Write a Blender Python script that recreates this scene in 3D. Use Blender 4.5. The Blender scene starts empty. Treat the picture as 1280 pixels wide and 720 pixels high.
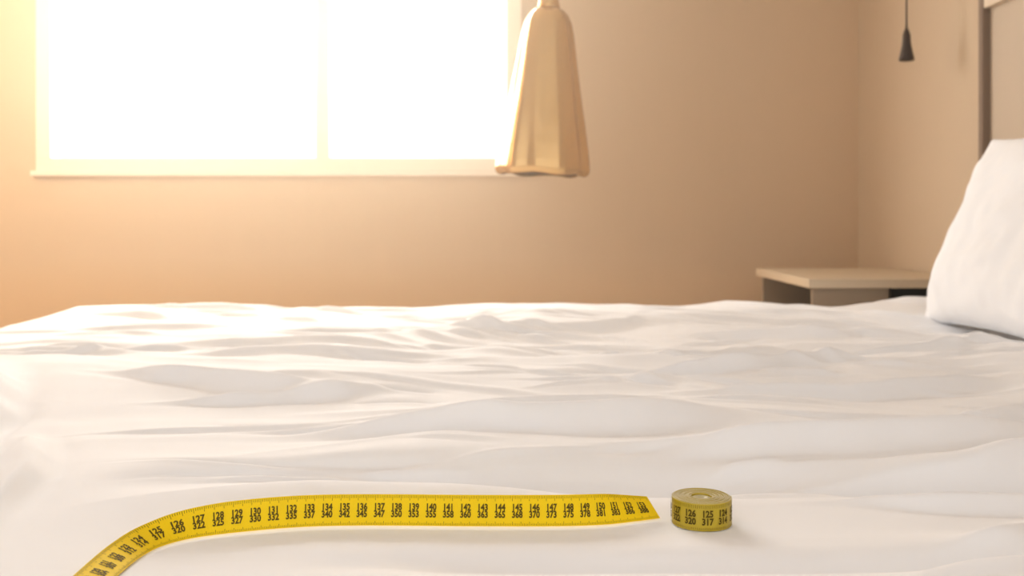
import bpy, bmesh, math
import numpy as np
from mathutils import Vector, Matrix

S = bpy.context.scene
S.view_settings.view_transform = 'Standard'
S.view_settings.look = 'None'
S.view_settings.exposure = 0.25

# ------------------------------------------------------------ helpers
def srgb(r, g, b):
    def c(v):
        v /= 255.0
        return v/12.92 if v <= 0.04045 else ((v+0.055)/1.055)**2.4
    return (c(r), c(g), c(b), 1)

def mat(name, col, rough=0.6, metal=0.0, noise=None, bump=None, sheen=0.0, sub=0.0, spec=None):
    m = bpy.data.materials.new(name); m.use_nodes = True
    nt = m.node_tree; b = nt.nodes['Principled BSDF']
    b.inputs['Base Color'].default_value = col
    b.inputs['Roughness'].default_value = rough
    b.inputs['Metallic'].default_value = metal
    if spec is not None: b.inputs['Specular IOR Level'].default_value = spec
    if sheen: b.inputs['Sheen Weight'].default_value = sheen
    if sub:
        b.inputs['Subsurface Weight'].default_value = sub
        b.inputs['Subsurface Scale'].default_value = 0.02
    tc = nt.nodes.new('ShaderNodeTexCoord')
    mp = nt.nodes.new('ShaderNodeMapping'); nt.links.new(tc.outputs['Object'], mp.inputs[0])
    if noise:
        scale, amt, stretch = noise
        mp.inputs['Scale'].default_value = stretch
        n = nt.nodes.new('ShaderNodeTexNoise'); n.inputs['Scale'].default_value = scale
        n.inputs['Detail'].default_value = 4
        nt.links.new(mp.outputs[0], n.inputs['Vector'])
        r = nt.nodes.new('ShaderNodeMixRGB')
        r.inputs[1].default_value = tuple(c*(1-amt) for c in col[:3])+(1,)
        r.inputs[2].default_value = tuple(min(1, c*(1+amt)) for c in col[:3])+(1,)
        nt.links.new(n.outputs['Fac'], r.inputs[0])
        nt.links.new(r.outputs[0], b.inputs['Base Color'])
    if bump:
        scale, st, dist = bump
        n2 = nt.nodes.new('ShaderNodeTexNoise'); n2.inputs['Scale'].default_value = scale
        n2.inputs['Detail'].default_value = 3
        nt.links.new(tc.outputs['Object'], n2.inputs['Vector'])
        bp = nt.nodes.new('ShaderNodeBump'); bp.inputs['Strength'].default_value = st
        bp.inputs['Distance'].default_value = dist
        nt.links.new(n2.outputs['Fac'], bp.inputs['Height'])
        nt.links.new(bp.outputs[0], b.inputs['Normal'])
    return m

def link(o, parent=None):
    S.collection.objects.link(o)
    if parent: o.parent = parent
    return o

def mesh_obj(name, verts, faces, mats, smooth=False, parent=None, mi=None):
    me = bpy.data.meshes.new(name); me.from_pydata(verts, [], faces); me.update()
    for m in (mats if isinstance(mats, list) else [mats]): me.materials.append(m)
    if mi is not None: me.polygons.foreach_set('material_index', mi)
    if smooth: me.polygons.foreach_set('use_smooth', [True]*len(me.polygons))
    return link(bpy.data.objects.new(name, me), parent)

def box(name, x0, x1, y0, y1, z0, z1, m, bevel=0.0, parent=None):
    bm = bmesh.new(); bmesh.ops.create_cube(bm, size=1)
    for v in bm.verts:
        v.co = Vector(((v.co.x+.5)*(x1-x0)+x0, (v.co.y+.5)*(y1-y0)+y0, (v.co.z+.5)*(z1-z0)+z0))
    if bevel:
        bmesh.ops.bevel(bm, geom=bm.edges[:], offset=bevel, segments=3, affect='EDGES', profile=.6)
    me = bpy.data.meshes.new(name); bm.to_mesh(me); bm.free(); me.materials.append(m)
    return link(bpy.data.objects.new(name, me), parent)

def empty(name, loc=(0, 0, 0)):
    e = bpy.data.objects.new(name, None); e.location = (0, 0, 0); e.empty_display_size = .1
    return link(e)

def lathe(name, prof, loc, m, seg=64, parent=None, lobes=0, amp=0.0, tilt=None, H=1):
    vs, fs = [], []
    n = len(prof)
    for i, (r, z) in enumerate(prof):
        for k in range(seg):
            a = 2*math.pi*k/seg
            rr = r; zz = z
            if lobes:
                g = math.cos(lobes*a+.6*math.sin(2*a)+.7+.5*math.sin(z*9))
                q = min(1, -z/H)
                am = amp*(.7+.3*q)
                rr = r*(1+am*(g-.4*math.cos(2*lobes*a+1+z*5)))
                zz = z-.003*max(0, q-.75)/.25*g
            vs.append((rr*math.cos(a), rr*math.sin(a), zz))
    for i in range(n-1):
        for k in range(seg):
            k2 = (k+1) % seg
            fs.append((i*seg+k, i*seg+k2, (i+1)*seg+k2, (i+1)*seg+k))
    if tilt:
        R = Matrix.Rotation(tilt[0], 4, tilt[1])
        vs = [tuple(R @ Vector(v)) for v in vs]
    vs = [(v[0]+loc[0], v[1]+loc[1], v[2]+loc[2]) for v in vs]
    return mesh_obj(name, vs, fs, m, True, parent)

def perm_noise(seed):
    rng = np.random.RandomState(seed)
    g = rng.rand(256, 256)*2*np.pi
    gx, gy = np.cos(g), np.sin(g)
    def f(x, y):
        xi = np.floor(x).astype(int); yi = np.floor(y).astype(int)
        xf = x-xi; yf = y-yi
        u = xf**3*(xf*(xf*6-15)+10); v = yf**3*(yf*(yf*6-15)+10)
        def d(i, j):
            a = (xi+i) & 255; b = (yi+j) & 255
            return gx[a, b]*(xf-i)+gy[a, b]*(yf-j)
        return ((d(0, 0)*(1-u)+d(1, 0)*u)*(1-v)+(d(0, 1)*(1-u)+d(1, 1)*u)*v)*1.5
    return f

# ------------------------------------------------------------ materials
M_wall = mat('wall_paint', srgb(212, 184, 150), .85, noise=(6, .02, (6, 6, .4)), bump=(220, .08, .002))
M_wall2 = mat('side_wall_paint', srgb(204, 184, 158), .85, noise=(6, .02, (6, 6, .4)), bump=(220, .08, .002))
M_ceil = mat('ceiling_paint', srgb(240, 236, 230), .9)
M_floor = mat('oak_floor', srgb(190, 160, 130), .5, noise=(5, .25, (1, 12, 1)))
M_frame = mat('window_frame_paint', srgb(246, 230, 210), .5)
M_head = mat('headboard_veneer', srgb(188, 170, 148), .6, noise=(5, .06, (4, 4, .6)))
M_rail = mat('headboard_trim', srgb(218, 200, 176), .6)
M_headd = mat('headboard_edge', srgb(124, 102, 84), .6)
M_cloth = mat('cotton_duvet', srgb(243, 244, 247), .85, bump=(900, .12, .0006))
M_pill = mat('cotton_pillowcase', srgb(244, 246, 250), .85, bump=(700, .15, .0006))
M_matt = mat('mattress_fabric', srgb(225, 222, 216), .9)
M_wood = mat('nightstand_wood', srgb(204, 184, 156), .5, noise=(6, .08, (1, 10, 1)))
M_wood_shaded = mat('nightstand_wood_shaded', srgb(150, 130, 108), .6, noise=(6, .08, (1, 10, 1)))  # nightstand wood again, shade under the top put into its colour
M_dark = mat('painted_recess_shade', srgb(54, 50, 52), .7)  # shade inside the open nightstand painted as a dark colour
M_shade = mat('satin_champagne_shade', srgb(204, 160, 100), .24, metal=.75)
M_black = mat('bronze_black', srgb(52, 36, 28), .5, metal=.3)
M_cord = mat('lamp_cord', srgb(190, 160, 120), .7)
M_tape = mat('tape_yellow', srgb(242, 206, 2), .65, noise=(60, .05, (1, 1, 1)), spec=.2)
M_ink = mat('tape_ink', srgb(84, 68, 5), .7, spec=.2)
M_tedge = mat('tape_edge', srgb(200, 190, 150), .5)
M_tcoil = mat('tape_coil_yellow', srgb(186, 162, 30), .4)

# ------------------------------------------------------------ room
BW, RW, LW, CEIL = 4.2, 1.46, -2.9, 2.6
WX0, WX1, WZ0, WZ1 = -2.0, 0.04, 1.06, 2.32
REAR = -1.2
box('floor', LW-.1, RW+.1, REAR, BW+.15, -.05, 0, M_floor)
box('ceiling', LW-.1, RW+.1, REAR, BW+.15, CEIL, CEIL+.05, M_ceil)
wb = empty('wall_back')
box('below_window', LW-.1, RW, BW, BW+.15, 0, WZ0, M_wall, parent=wb)
box('above_window', LW-.1, RW, BW, BW+.15, WZ1, CEIL, M_wall, parent=wb)
box('beside_window_a', LW-.1, WX0, BW, BW+.15, WZ0, WZ1, M_wall, parent=wb)
box('beside_window_b', WX1, RW, BW, BW+.15, WZ0, WZ1, M_wall, parent=wb)
box('wall_right', RW, RW+.1, REAR, BW+.15, 0, CEIL, M_wall2)
box('wall_left', LW-.1, LW, REAR, BW, 0, CEIL, M_wall)
box('baseboard_back', LW, RW, BW-.015, BW, 0, .09, M_ceil, .003)
# window
win = empty('window_1')
t = .062; e_ = .001
fb = WZ0+t*.85
box('frame_bottom', WX0+e_, WX1-e_, BW-.02, BW+.08, WZ0+e_, fb, M_frame, 0, win)
box('frame_top', WX0+e_, WX1-e_, BW-.02, BW+.08, WZ1-t, WZ1-e_, M_frame, 0, win)
box('frame_left', WX0+e_, WX0+t, BW-.02, BW+.08, fb+e_, WZ1-t-e_, M_frame, 0, win)
box('frame_right', WX1-t, WX1-e_, BW-.02, BW+.08, fb+e_, WZ1-t-e_, M_frame, 0, win)
box('mullion', -.825, -.768, BW-.015, BW+.07, fb+e_, WZ1-t-e_, M_frame, 0, win)
box('sill', WX0-.02, WX1+.02, BW-.03, BW-.001, WZ0-.022, WZ0, M_frame, .004, win)
gm = bpy.data.materials.new('window_glass'); gm.use_nodes = True
nt = gm.node_tree; nt.nodes.clear()
o_ = nt.nodes.new('ShaderNodeOutputMaterial'); mx = nt.nodes.new('ShaderNodeMixShader')
tr = nt.nodes.new('ShaderNodeBsdfTransparent'); gl = nt.nodes.new('ShaderNodeBsdfGlossy')
gl.inputs['Roughness'].default_value = .02; mx.inputs[0].default_value = .04
nt.links.new(tr.outputs[0], mx.inputs[1]); nt.links.new(gl.outputs[0], mx.inputs[2]); nt.links.new(mx.outputs[0], o_.inputs[0])
box('glass_1', WX0+t+e_, -.826, BW+.03, BW+.034, fb+e_, WZ1-t-e_, gm, 0, win)
box('glass_2', -.767, WX1-t-e_, BW+.03, BW+.034, fb+e_, WZ1-t-e_, gm, 0, win)

# ------------------------------------------------------------ bed
TOP = .60
FOOT, HEAD, NEAR, FAR = -1.36, 1.36, .42, 3.02
n1, n2, n3, n4, n5, n6 = [perm_noise(s) for s in (3, 11, 23, 37, 51, 77)]
TP = [(.1315, .884, 60), (.108, .874, 46), (.08, .864, 26), (.04, .859, 14), (-.03, .858, 10), (-.10, .858, 10), (-.17, .855, 12),
      (-.220, .844, 20), (-.262, .828, 40), (-.283, .808, 58), (-.291, .782, 68), (-.293, .752, 73), (-.293, .72, 76), (-.292, .66, 78)]

def ridge(n, sharp):
    return 1/(1+(n*sharp)**2)**1.5

# main hand-placed folds : x0,y0,x1,y1,width,height
CR = [(-.66, 1.66, -.24, 1.50, .018, .019), (-.50, 1.46, -.18, 1.54, .014, .013),
      (-.24, 1.20, .30, 1.26, .026, .026), (-.12, 1.36, .24, 1.42, .016, .015),
      (.20, 1.66, .66, 1.82, .016, .020), (.28, 1.50, .80, 1.62, .019, .021),
      (.10, 1.90, .55, 2.04, .020, .017), (.12, 1.10, .66, 1.20, .026, .023),
      (.24, 1.00, .70, 1.13, .020, .015),
      (-.72, 2.12, -.2, 2.0, .022, .016), (-.6, 1.87, -.1, 1.80, .018, .014),
      (.4, 2.24, .95, 2.1, .020, .017), (-.2, 2.35, .4, 2.42, .026, .015),
      (.3, 2.62, .95, 2.55, .022, .013),
      (.55, 1.32, 1.0, 1.5, .020, .022), (.6, 1.95, 1.05, 2.05, .016, .015),
      (-.56, .92, -.80, 1.45, .024, .019), (-.45, .84, -.62, 1.25, .020, .014),
      (-.64, 1.15, -.95, 1.8, .024, .017),
      (.36, .80, .54, .94, .014, .010), (.28, .70, .48, .80, .014, .008),
      (.30, .93, .72, 1.02, .016, .013)]
# many smaller creases fanning out from the pillow end
rg = np.random.RandomState(8)
for i in range(230):
    x = rg.uniform(-1.2, 1.25); y = rg.uniform(.98, 2.9)
    ang = math.atan2(y-1.3, 3.0-x)*-1.0 + rg.normal(0, .14)
    rg.rand()
    if x < -.35 and y < 1.9: continue
    L = rg.uniform(.10, .42)*(.7+.2*y)
    w = rg.uniform(.005, .011)*(.75+.3*y); hh = w*rg.uniform(.35, .85)*(1 if rg.rand() < .7 else -1)
    c, s_ = math.cos(ang)*L/2, math.sin(ang)*L/2
    CR.append((x-c, y-s_, x+c, y+s_, w, hh))

def height(x, y):
    x = np.asarray(x, float); y = np.asarray(y, float)
    px, py = 2.9, 1.25
    th = np.arctan2(y-py, px-x); r = np.hypot(y-py, px-x)
    wx = .25*n5(x*1.3, y*1.6); wy = .10*n6(x*1.7+5, y*2.2)
    a = r+wx; b = (th*2.6+wy)
    nearf = np.clip((y-.95)/.8, 0, 1)
    leftf = np.clip((x+.75)/.4, .25, 1)
    h = .030*n1(a*.9, b*2.6)
    big = ridge(n2(a*1.0+9, b*3.2), 4.0)*np.clip(n4(x*1.4, y*1.4)*1.6+.6, 0, 1)
    h += .022*big*(.5+.5*nearf)*leftf
    fine = ridge(n3(a*1.5, b*8.5+3), 4.5)*np.clip(n1(x*2+7, y*2.4+2)*1.8+.45, 0, 1)
    h += .0085*fine*(.3+.7*nearf)*leftf
    h += .0010*n4(a*4, b*24)
    h += .0025*n6(x*5, y*6)
    warp = .012*n5(x*5, y*5)+.004*n4(x*14, y*14)
    for (x0, y0, x1, y1, w, hh) in CR:
        mx0, mx1 = min(x0, x1)-.25, max(x0, x1)+.25; my0, my1 = min(y0, y1)-.2, max(y0, y1)+.2
        msk = (x > mx0) & (x < mx1) & (y > my0) & (y < my1)
        if not msk.any(): continue
        xs, ys = x[msk], y[msk]
        dx, dy = x1-x0, y1-y0; L = math.hypot(dx, dy)
        u = ((xs-x0)*dx+(ys-y0)*dy)/L/L
        curve = .04*np.sin(u*3.1)*L*(1 if hh*1e5 % 2 > 1 else -1)
        d = ((ys-y0)*dx-(xs-x0)*dy)/L - curve + warp[msk]
        env = np.exp(-(np.clip(np.abs(u-.5)-.2, 0, 9)/.24)**2)
        ww = w*(.6+.8*np.clip(u, 0, 1))
        prof = np.exp(-(np.abs(d)/ww)**1.5) - .4*np.exp(-((d+ww*1.6)/ww)**2)
        h[msk] += hh*env*prof
    pts = np.array([(p[0], p[1]) for p in TP]+[(.17, .872), (.2, .87)])
    dm = np.full(x.shape, 9.)
    for p in pts:
        dm = np.minimum(dm, np.hypot((x-p[0])*.8, (y-p[1])*1.6))
    f = .08+.92*np.clip((dm-.03)/.13, 0, 1)**1.3
    h *= f
    # thick roll of duvet that the tape lies along: valleys behind and in front
    wv = .02*np.sin(x*5+1)
    m = np.clip((x+.42)/.3, 0, 1)*np.clip((1.2-x)/.4, 0, 1)
    h -= .028*m*np.exp(-((y-(.990+wv+.08*np.clip(x-.2, 0, 1)))/.036)**2)
    h -= .026*np.clip((x+.2)/.25, 0, 1)*m*np.exp(-((y-(.765-wv*.5+.06*np.clip(x-.2, 0, 1)))/.026)**2)
    s = np.clip((-x-.35-.25*y)/.7, 0, 1); h -= .03*s*s*(3-2*s)
    s = np.clip((x-.8)/.6, 0, 1); h -= .012*s
    # dent under the pillow
    h -= .012*np.exp(-(((x-1.13)/.12)**4+((y-2.24)/.42)**4))
    return h

R = .09
def wrapc(d):
    q = R*math.pi/2
    out = np.where(d < 0, d, np.where(d < q, R*np.sin(np.clip(d, 0, q)/R), R))
    drop = np.where(d < 0, 0, np.where(d < q, R*(1-np.cos(np.clip(d, 0, q)/R)), R+(d-q)))
    return out, drop

Lx = np.concatenate([np.arange(FOOT-.36, FOOT+.15, .010), np.arange(FOOT+.15, HEAD+.001, .0045)])
Ly = np.concatenate([np.arange(NEAR-.40, NEAR+.1, .012), np.arange(NEAR+.1, 1.8, .0030), np.arange(1.8, FAR-.06, .0045), np.arange(FAR-.06, FAR+.42, .012)])
U, V = np.meshgrid(Lx, Ly)
ox, dx_ = wrapc((FOOT+R)-U)
X = (FOOT+R)-ox
on, dn = wrapc((NEAR+R)-V); of, df = wrapc(V-(FAR-R))
Y = np.where(V < (NEAR+FAR)/2, (NEAR+R)-on, (FAR-R)+of)
dy_ = np.maximum(dn, df)
drop = np.maximum(dx_, dy_)
Hh = height(X, Y)
fade = np.clip(1-drop/.12, 0, 1)
Z = TOP + Hh*fade - drop
rip = np.clip(drop/.2, 0, 1)*.018
Y = Y + np.where(df > dx_, 1, np.where(dn > dx_, -1, 0))*rip*np.sin(X*17+2*np.sin(X*5))*1
X = X - np.where(dx_ > dy_, 1, 0)*rip*np.sin(Y*16+2*np.sin(Y*4))
ny, nx = X.shape
verts = np.stack([X.ravel(), Y.ravel(), Z.ravel()], 1)
idx = np.arange(nx*ny).reshape(ny, nx)
faces = np.stack([idx[:-1, :-1].ravel(), idx[:-1, 1:].ravel(), idx[1:, 1:].ravel(), idx[1:, :-1].ravel()], 1)
bed = empty('bed')
mesh_obj('duvet', verts.tolist(), faces.tolist(), M_cloth, True, bed)
box('mattress', FOOT+.06, HEAD-.005, NEAR+.06, FAR-.06, .30, TOP-.085, M_matt, .03, bed)
box('bed_base', FOOT+.08, HEAD-.005, NEAR+.08, FAR-.08, .10, .30, M_wood, .01, bed)
for i, (a, b) in enumerate([(FOOT+.12, NEAR+.12), (FOOT+.12, FAR-.18), (HEAD-.18, NEAR+.12), (HEAD-.18, FAR-.18)]):
    box('leg_%d' % (i+1), a, a+.06, b, b+.06, 0, .10, M_headd, .004, bed)
hb = empty('headboard')
HY0, HY1 = .40, 2.93
box('panel', HEAD+.035, RW-.002, HY0, HY1, 0, 2.0, M_head, .002, hb)
box('end_stile', HEAD+.012, HEAD+.05, HY1-.026, HY1, 0, 2.0, M_headd, .003, hb)
for zi, z in enumerate((.45, 1.475, 1.92)):
    box('rail_%d' % zi, HEAD+.014, HEAD+.05, HY0, HY1-.028, z, z+.055, M_rail, .004, hb)
for k, y in enumerate((2.1, 1.2, .42)):
    box('stile_%d' % k, HEAD+.016, HEAD+.05, y, y+.03, .45, 1.92, M_headd, .003, hb)

# ------------------------------------------------------------ pillow
def pillow(name, yc, wid, hgt, thick, xb, xt, zb):
    n = 90; vs, fs = [], []
    nz = perm_noise(91)
    for side in (1, -1):
        for j in range(n+1):
            for i in range(n+1):
                u = -1+2*i/n; v = -1+2*j/n
                e = max(0, (1-abs(u)**2.6))*max(0, (1-abs(v)**2.6))
                th = e**.48
                cu = u*wid/2*(1-.07*(1-abs(v)**2)*abs(u)**3*1.0)
                cv = v*hgt/2*(1-.08*(1-abs(u)**2)*abs(v)**3)
                w = thick/2*th*side
                w += side*th*(.014*float(nz(np.array(u*2.5+3), np.array(v*2.5)))+.007*float(nz(np.array(u*7), np.array(v*4))))
                w *= 1.12-.22*v
                vs.append((w, cu, cv))
    N = (n+1)**2
    for s in (0, 1):
        for j in range(n):
            for i in range(n):
                a = s*N+j*(n+1)+i
                f = (a, a+1, a+n+2, a+n+1)
                fs.append(f if s == 0 else f[::-1])
    lean = math.atan2(xt-xb, hgt)
    Rm = Matrix.Rotation(lean, 4, 'Y')
    vs = [tuple(Rm @ Vector(v)) for v in vs]
    o = mesh_obj(name, vs, fs, M_pill, True)
    bm = bmesh.new(); bm.from_mesh(o.data); bmesh.ops.remove_doubles(bm, verts=bm.verts, dist=.0006); bmesh.ops.recalc_face_normals(bm, faces=bm.faces)
    bm.to_mesh(o.data); bm.free()
    o.data.polygons.foreach_set('use_smooth', [True]*len(o.data.polygons))
    o.location = ((xb+xt)/2, yc, zb+hgt/2*math.cos(lean))
    return o
pillow('pillow', 2.24, .78, .515, .16, 1.084, 1.275, TOP-.010)

# ------------------------------------------------------------ nightstand
ns = empty('nightstand')
nx0, nx1, ny0, ny1 = .93, RW-.005, 3.12, 3.80
box('top', nx0, nx1, ny0, ny1, .643, .672, M_wood, .004, ns)
box('side_near', nx0+.02, 1.19, ny0+.025, ny0+.045, .08, .643, M_wood_shaded, .002, ns)
box('side_far', nx0+.02, nx1, ny1-.035, ny1-.015, .08, .643, M_wood_shaded, .002, ns)
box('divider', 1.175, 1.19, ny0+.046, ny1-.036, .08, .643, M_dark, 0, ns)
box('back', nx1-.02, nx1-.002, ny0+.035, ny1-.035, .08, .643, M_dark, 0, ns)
box('shelf', nx0+.02, 1.174, ny0+.046, ny1-.036, .50, .52, M_wood_shaded, .002, ns)
box('drawer', nx0+.01, 1.174, ny0+.05, ny1-.04, .16, .49, M_wood, .004, ns)
box('bottom', nx0+.02, nx1-.021, ny0+.036, ny1-.036, .06, .079, M_wood, .002, ns)
for i, (a, b) in enumerate([(nx0+.03, ny0+.04), (nx0+.03, ny1-.08), (nx1-.08, ny0+.04), (nx1-.08, ny1-.08)]):
    box('leg_%d' % (i+1), a, a+.04, b, b+.04, 0, .06, M_wood, .003, ns)

# ------------------------------------------------------------ pendant lamp (gathered satin bell)
pl = empty('pendant_lamp')
PY = 3.0
def pz(y): return .87+(270-y)*PY/1244
zb, zt = pz(219), pz(10)
hgt = zt-zb
ctrl = [(0, .122), (.012, .132), (.035, .1365), (.08, .135), (.17, .129), (.29, .120), (.41, .110), (.53, .101),
        (.65, .092), (.75, .085), (.84, .078), (.91, .070), (.955, .059), (.985, .045), (1.0, .028)]
fr = sorted(set([c[0] for c in ctrl]+list(np.linspace(.05, .9, 26))))
prof = [(float(np.interp(f, [c[0] for c in ctrl], [c[1] for c in ctrl])), (f-1)*hgt) for f in fr]
PX = (686-640)*PY/1244
lathe('shade', [(.018, .002)]+prof[::-1]+[(max(.01, r-.004), z+.001) for r, z in prof[:-1]], (PX, PY, zt), M_shade, 200, pl, lobes=6, amp=.042, tilt=(math.radians(2.4), 'Y'), H=hgt)
lathe('cap', [(.0, .10), (.022, .10), (.026, .09), (.028, .03), (.032, .012), (.034, -.004), (.0, -.01)], (PX, PY, zt), M_shade, 32, pl)
lathe('cord', [(.006, .09), (.006, CEIL-zt)], (PX, PY, zt), M_cord, 12, pl)
lathe('ceiling_rose', [(0, CEIL-.03), (.05, CEIL-.03), (.05, CEIL-.001), (0, CEIL-.001)], (PX, PY, 0), M_shade, 32, pl)
lathe('bulb', [(0, -.09), (.02, -.085), (.03, -.06), (.025, -.03), (.014, 0), (.014, .04)], (PX, PY, zb+.17), M_ceil, 24, pl)

# ------------------------------------------------------------ small dark pendant by the headboard
sp = empty('hanging_light_socket')
SY = 3.3; SX = (1133-640)*SY/1244
z0 = .87+(270-76)*SY/1244
lathe('bell', [(0, .004), (.016, .004), (.023, 0), (.025, .004), (.021, .022), (.016, .045), (.0135, .06), (.0125, .085), (.008, .10), (.004, .108), (.0035, .118)], (SX, SY, z0), M_black, 32, sp)
lathe('cord', [(.003, .11), (.003, CEIL-z0)], (SX, SY, z0), M_black, 10, sp)
lathe('ceiling_rose', [(0, CEIL-.02), (.03, CEIL-.02), (.03, CEIL-.001), (0, CEIL-.001)], (SX, SY, 0), M_black, 24, sp)

# ------------------------------------------------------------ measuring tape
def catmull(P, m=24):
    P = [np.array(p, float) for p in P]
    P = [2*P[0]-P[1]]+P+[2*P[-1]-P[-2]]
    out = []
    for i in range(1, len(P)-2):
        for k in range(m):
            t_ = k/m
            out.append(.5*((2*P[i])+(-P[i-1]+P[i+1])*t_+(2*P[i-1]-5*P[i]+4*P[i+1]-P[i+2])*t_**2+(-P[i-1]+3*P[i]-3*P[i+1]+P[i+2])*t_**3))
    out.append(P[-2]); return np.array(out)
C = catmull(TP)
seg = np.hypot(np.diff(C[:, 0]), np.diff(C[:, 1])); CS = np.concatenate([[0], np.cumsum(seg)])
TW = .0262; LEN = CS[-1]
CZ = TOP+height(C[:, 0], C[:, 1])+.0018
def strip(s, v, off=0.0):
    s = min(max(s, 0), LEN)
    x = np.interp(s, CS, C[:, 0]); y = np.interp(s, CS, C[:, 1]); al = math.radians(np.interp(s, CS, C[:, 2]))
    e = .002
    x2 = np.interp(s+e, CS, C[:, 0])-np.interp(s-e, CS, C[:, 0]); y2 = np.interp(s+e, CS, C[:, 1])-np.interp(s-e, CS, C[:, 1])
    L = math.hypot(x2, y2) or 1; T = (x2/L, y2/L); N = Vector((T[1], -T[0], 0))
    W = Vector((0, 0, 1))*math.cos(al)+N*math.sin(al)
    F = -N*math.cos(al)+Vector((0, 0, 1))*math.sin(al)
    return Vector((x, y, np.interp(s, CS, CZ)))+W*v+F*off
vs, fs, mi = [], [], []
def quad(pts, m):
    b = len(vs); vs.extend([tuple(p) for p in pts]); fs.append((b, b+1, b+2, b+3)); mi.append(m)
n = 220; th = .0005
ring = []
for k in range(n+1):
    s = LEN*k/n
    b = len(vs)
    for (v, o) in ((0, 0), (TW*.5, 0), (TW, 0), (TW, -th), (TW*.5, -th), (0, -th)):
        vs.append(tuple(strip(s, v, o)))
    ring.append(b)
for k in range(n):
    a, b = ring[k], ring[k+1]
    for q in range(6):
        q2 = (q+1) % 6
        fs.append((a+q, a+q2, b+q2, b+q)); mi.append(0)
for r_ in (ring[0], ring[-1]):
    fs.append(tuple(r_+q for q in range(6))); mi.append(0)
s = .002
k = 0
while s < LEN-.003:
    ln = .0046 if k % 5 == 0 else .0026
    w = .00016
    quad([strip(s, TW-.0006, .00015), strip(s+2*w, TW-.0006, .00015), strip(s+2*w, TW-.0006-ln, .00015), strip(s, TW-.0006-ln, .00015)], 1)
    quad([strip(s, .0006, .00015), strip(s+2*w, .0006, .00015), strip(s+2*w, .0006+ln*.7, .00015), strip(s, .0006+ln*.7, .00015)], 1)
    s += .00148; k += 1
tcache = {}
def text_geo(t_, size):
    if (t_, size) in tcache: return tcache[(t_, size)]
    cu = bpy.data.curves.new('t', 'FONT'); cu.body = t_; cu.size = size; cu.align_x = 'CENTER'; cu.resolution_u = 2; cu.offset = size*.04
    ob = bpy.data.objects.new('t', cu); S.collection.objects.link(ob)
    dg = bpy.context.evaluated_depsgraph_get(); dg.update()
    me = bpy.data.meshes.new_from_object(ob.evaluated_get(dg))
    r = ([tuple(v.co) for v in me.vertices], [tuple(p.vertices) for p in me.polygons])
    bpy.data.objects.remove(ob); bpy.data.meshes.remove(me); bpy.data.curves.remove(cu)
    tcache[(t_, size)] = r; return r
def put_text(t_, size, s0, v0, mapper, sx=1.0):
    V_, F_ = text_geo(t_, size)
    b = len(vs)
    for (x, y, z) in V_:
        vs.append(tuple(mapper(s0-x*sx, v0+y)))
    for f in F_:
        fs.append(tuple(b+i for i in f)); mi.append(1)
s = .012; num = 153
while s < LEN-.008:
    mp_ = lambda a, b: strip(a, b, .0002)
    put_text(str(num), .0078, s, .0132, mp_, .80)
    put_text(str(int(num*2.54) % 1000), .0078, s, .0073, mp_, .80)
    num -= 1; s += .0149
tape = empty('measuring_tape')
mesh_obj('tape_strip', vs, fs, [M_tape, M_ink], False, tape, mi)
# coil
CY = .874; CX = (876.5-640)*CY/1244
zc = TOP+float(height(np.array([CX]), np.array([CY]))[0])+.001
CR_, CH = .0262, .0232
vs, fs, mi = [], [], []
turns = 17; r0 = .0092; N = turns*56
for k in range(N+1):
    a = 2*math.pi*k/56; r = r0+(CR_-r0)*k/N
    th = .00085
    zj = .0004*math.sin(a*.37+1)*math.sin(k*.013)
    for (rr, zz) in ((r-th, 0), (r, 0), (r, CH+zj), (r-th, CH+zj)):
        vs.append((CX+rr*math.cos(a), CY+rr*math.sin(a), zc+zz))
for k in range(N):
    a, b = 4*k, 4*k+4
    for q in range(4):
        q2 = (q+1) % 4
        fs.append((a+q, b+q, b+q2, a+q2)); mi.append(2 if q in (0, 2) else 0)
fs.append((0, 1, 2, 3)); mi.append(0); fs.append((4*N, 4*N+1, 4*N+2, 4*N+3)); mi.append(0)
def cyl(s_, v_):
    a = -math.pi/2-s_/CR_
    rr = CR_+.0003
    return Vector((CX+rr*math.cos(a), CY+rr*math.sin(a), zc+v_))
s_ = -.075; num = 120
while s_ < .075:
    put_text(str(num), .0078, s_, .0122, cyl, .85)
    put_text(str(int(num*2.54)), .0078, s_, .0055, cyl, .85)
    num += 1; s_ += .0149
s_ = -.08
while s_ < .08:
    for (v0, v1) in ((CH-.0038, CH-.001), (.001, .0030)):
        quad([cyl(s_, v0), cyl(s_+.0003, v0), cyl(s_+.0003, v1), cyl(s_, v1)], 1)
    s_ += .0016
mesh_obj('tape_coil', vs, fs, [M_tcoil, M_ink, M_tedge], False, tape, mi)
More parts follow.
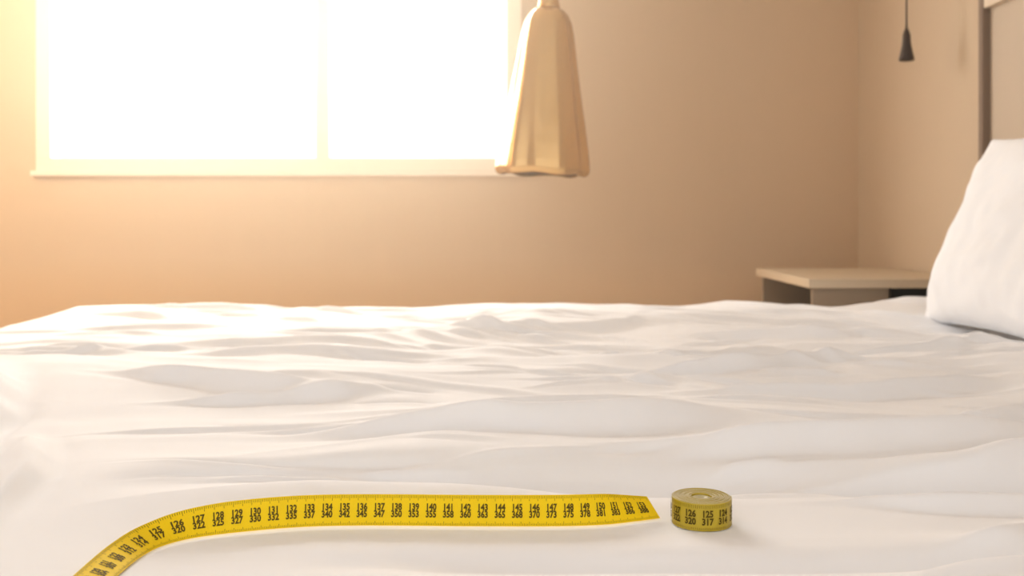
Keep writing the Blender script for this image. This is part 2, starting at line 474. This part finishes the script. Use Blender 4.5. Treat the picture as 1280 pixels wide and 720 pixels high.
lathe('core', [(0, .001), (.0085, .001), (.0085, CH-.002), (.0078, CH-.0012), (.003, CH-.0012), (.0025, CH-.004), (0, CH-.004)], (CX, CY, zc), M_tedge, 40, tape)

# ------------------------------------------------------------ warm-tinted haze volume, added for the glow around the window
hm = bpy.data.materials.new('window_glow_haze'); hm.use_nodes = True
nt = hm.node_tree; nt.nodes.clear()
o_ = nt.nodes.new('ShaderNodeOutputMaterial'); vsn = nt.nodes.new('ShaderNodeVolumeScatter')
vsn.inputs['Color'].default_value = (1, .88, .69, 1); vsn.inputs['Density'].default_value = .05; vsn.inputs['Anisotropy'].default_value = .75
nt.links.new(vsn.outputs[0], o_.inputs['Volume'])
box('added_glow_haze', LW+.01, .98, .1, BW-.04, .70, CEIL-.01, hm)

# ------------------------------------------------------------ light
w = bpy.data.worlds.new('sky'); S.world = w; w.use_nodes = True
bg = w.node_tree.nodes['Background']; bg.inputs[0].default_value = (1.0, .985, .965, 1); bg.inputs[1].default_value = 1.42

def area(name, loc, target, sx, sy, power, col):
    l = bpy.data.lights.new(name, 'AREA'); l.shape = 'RECTANGLE'; l.size = sx; l.size_y = sy; l.energy = power; l.color = col
    o = bpy.data.objects.new(name, l); o.location = loc
    o.rotation_euler = (Vector(target)-Vector(loc)).to_track_quat('-Z', 'Y').to_euler()
    return link(o)
area('window_daylight', (-1.2, 4.6, 2.0), (-.6, 2.0, .6), 2.4, 1.6, 150, (1, .93, .83))
area('added_wall_wash', (-2.4, 2.9, 1.9), (-2.0, 4.2, 1.1), .9, .9, 19, (1, .76, .5))  # added lamp without a fixture, brightens the back wall at left

# ------------------------------------------------------------ camera
cd = bpy.data.cameras.new('camera'); cam = bpy.data.objects.new('camera', cd); link(cam)
cam.location = (0, 0, .87); cam.rotation_euler = (math.radians(90), 0, 0)
cd.sensor_width = 36; cd.lens = 35; cd.shift_y = -90/1280
cd.dof.use_dof = True; cd.dof.focus_distance = .93; cd.dof.aperture_fstop = 8
cd.clip_start = .01
S.camera = cam
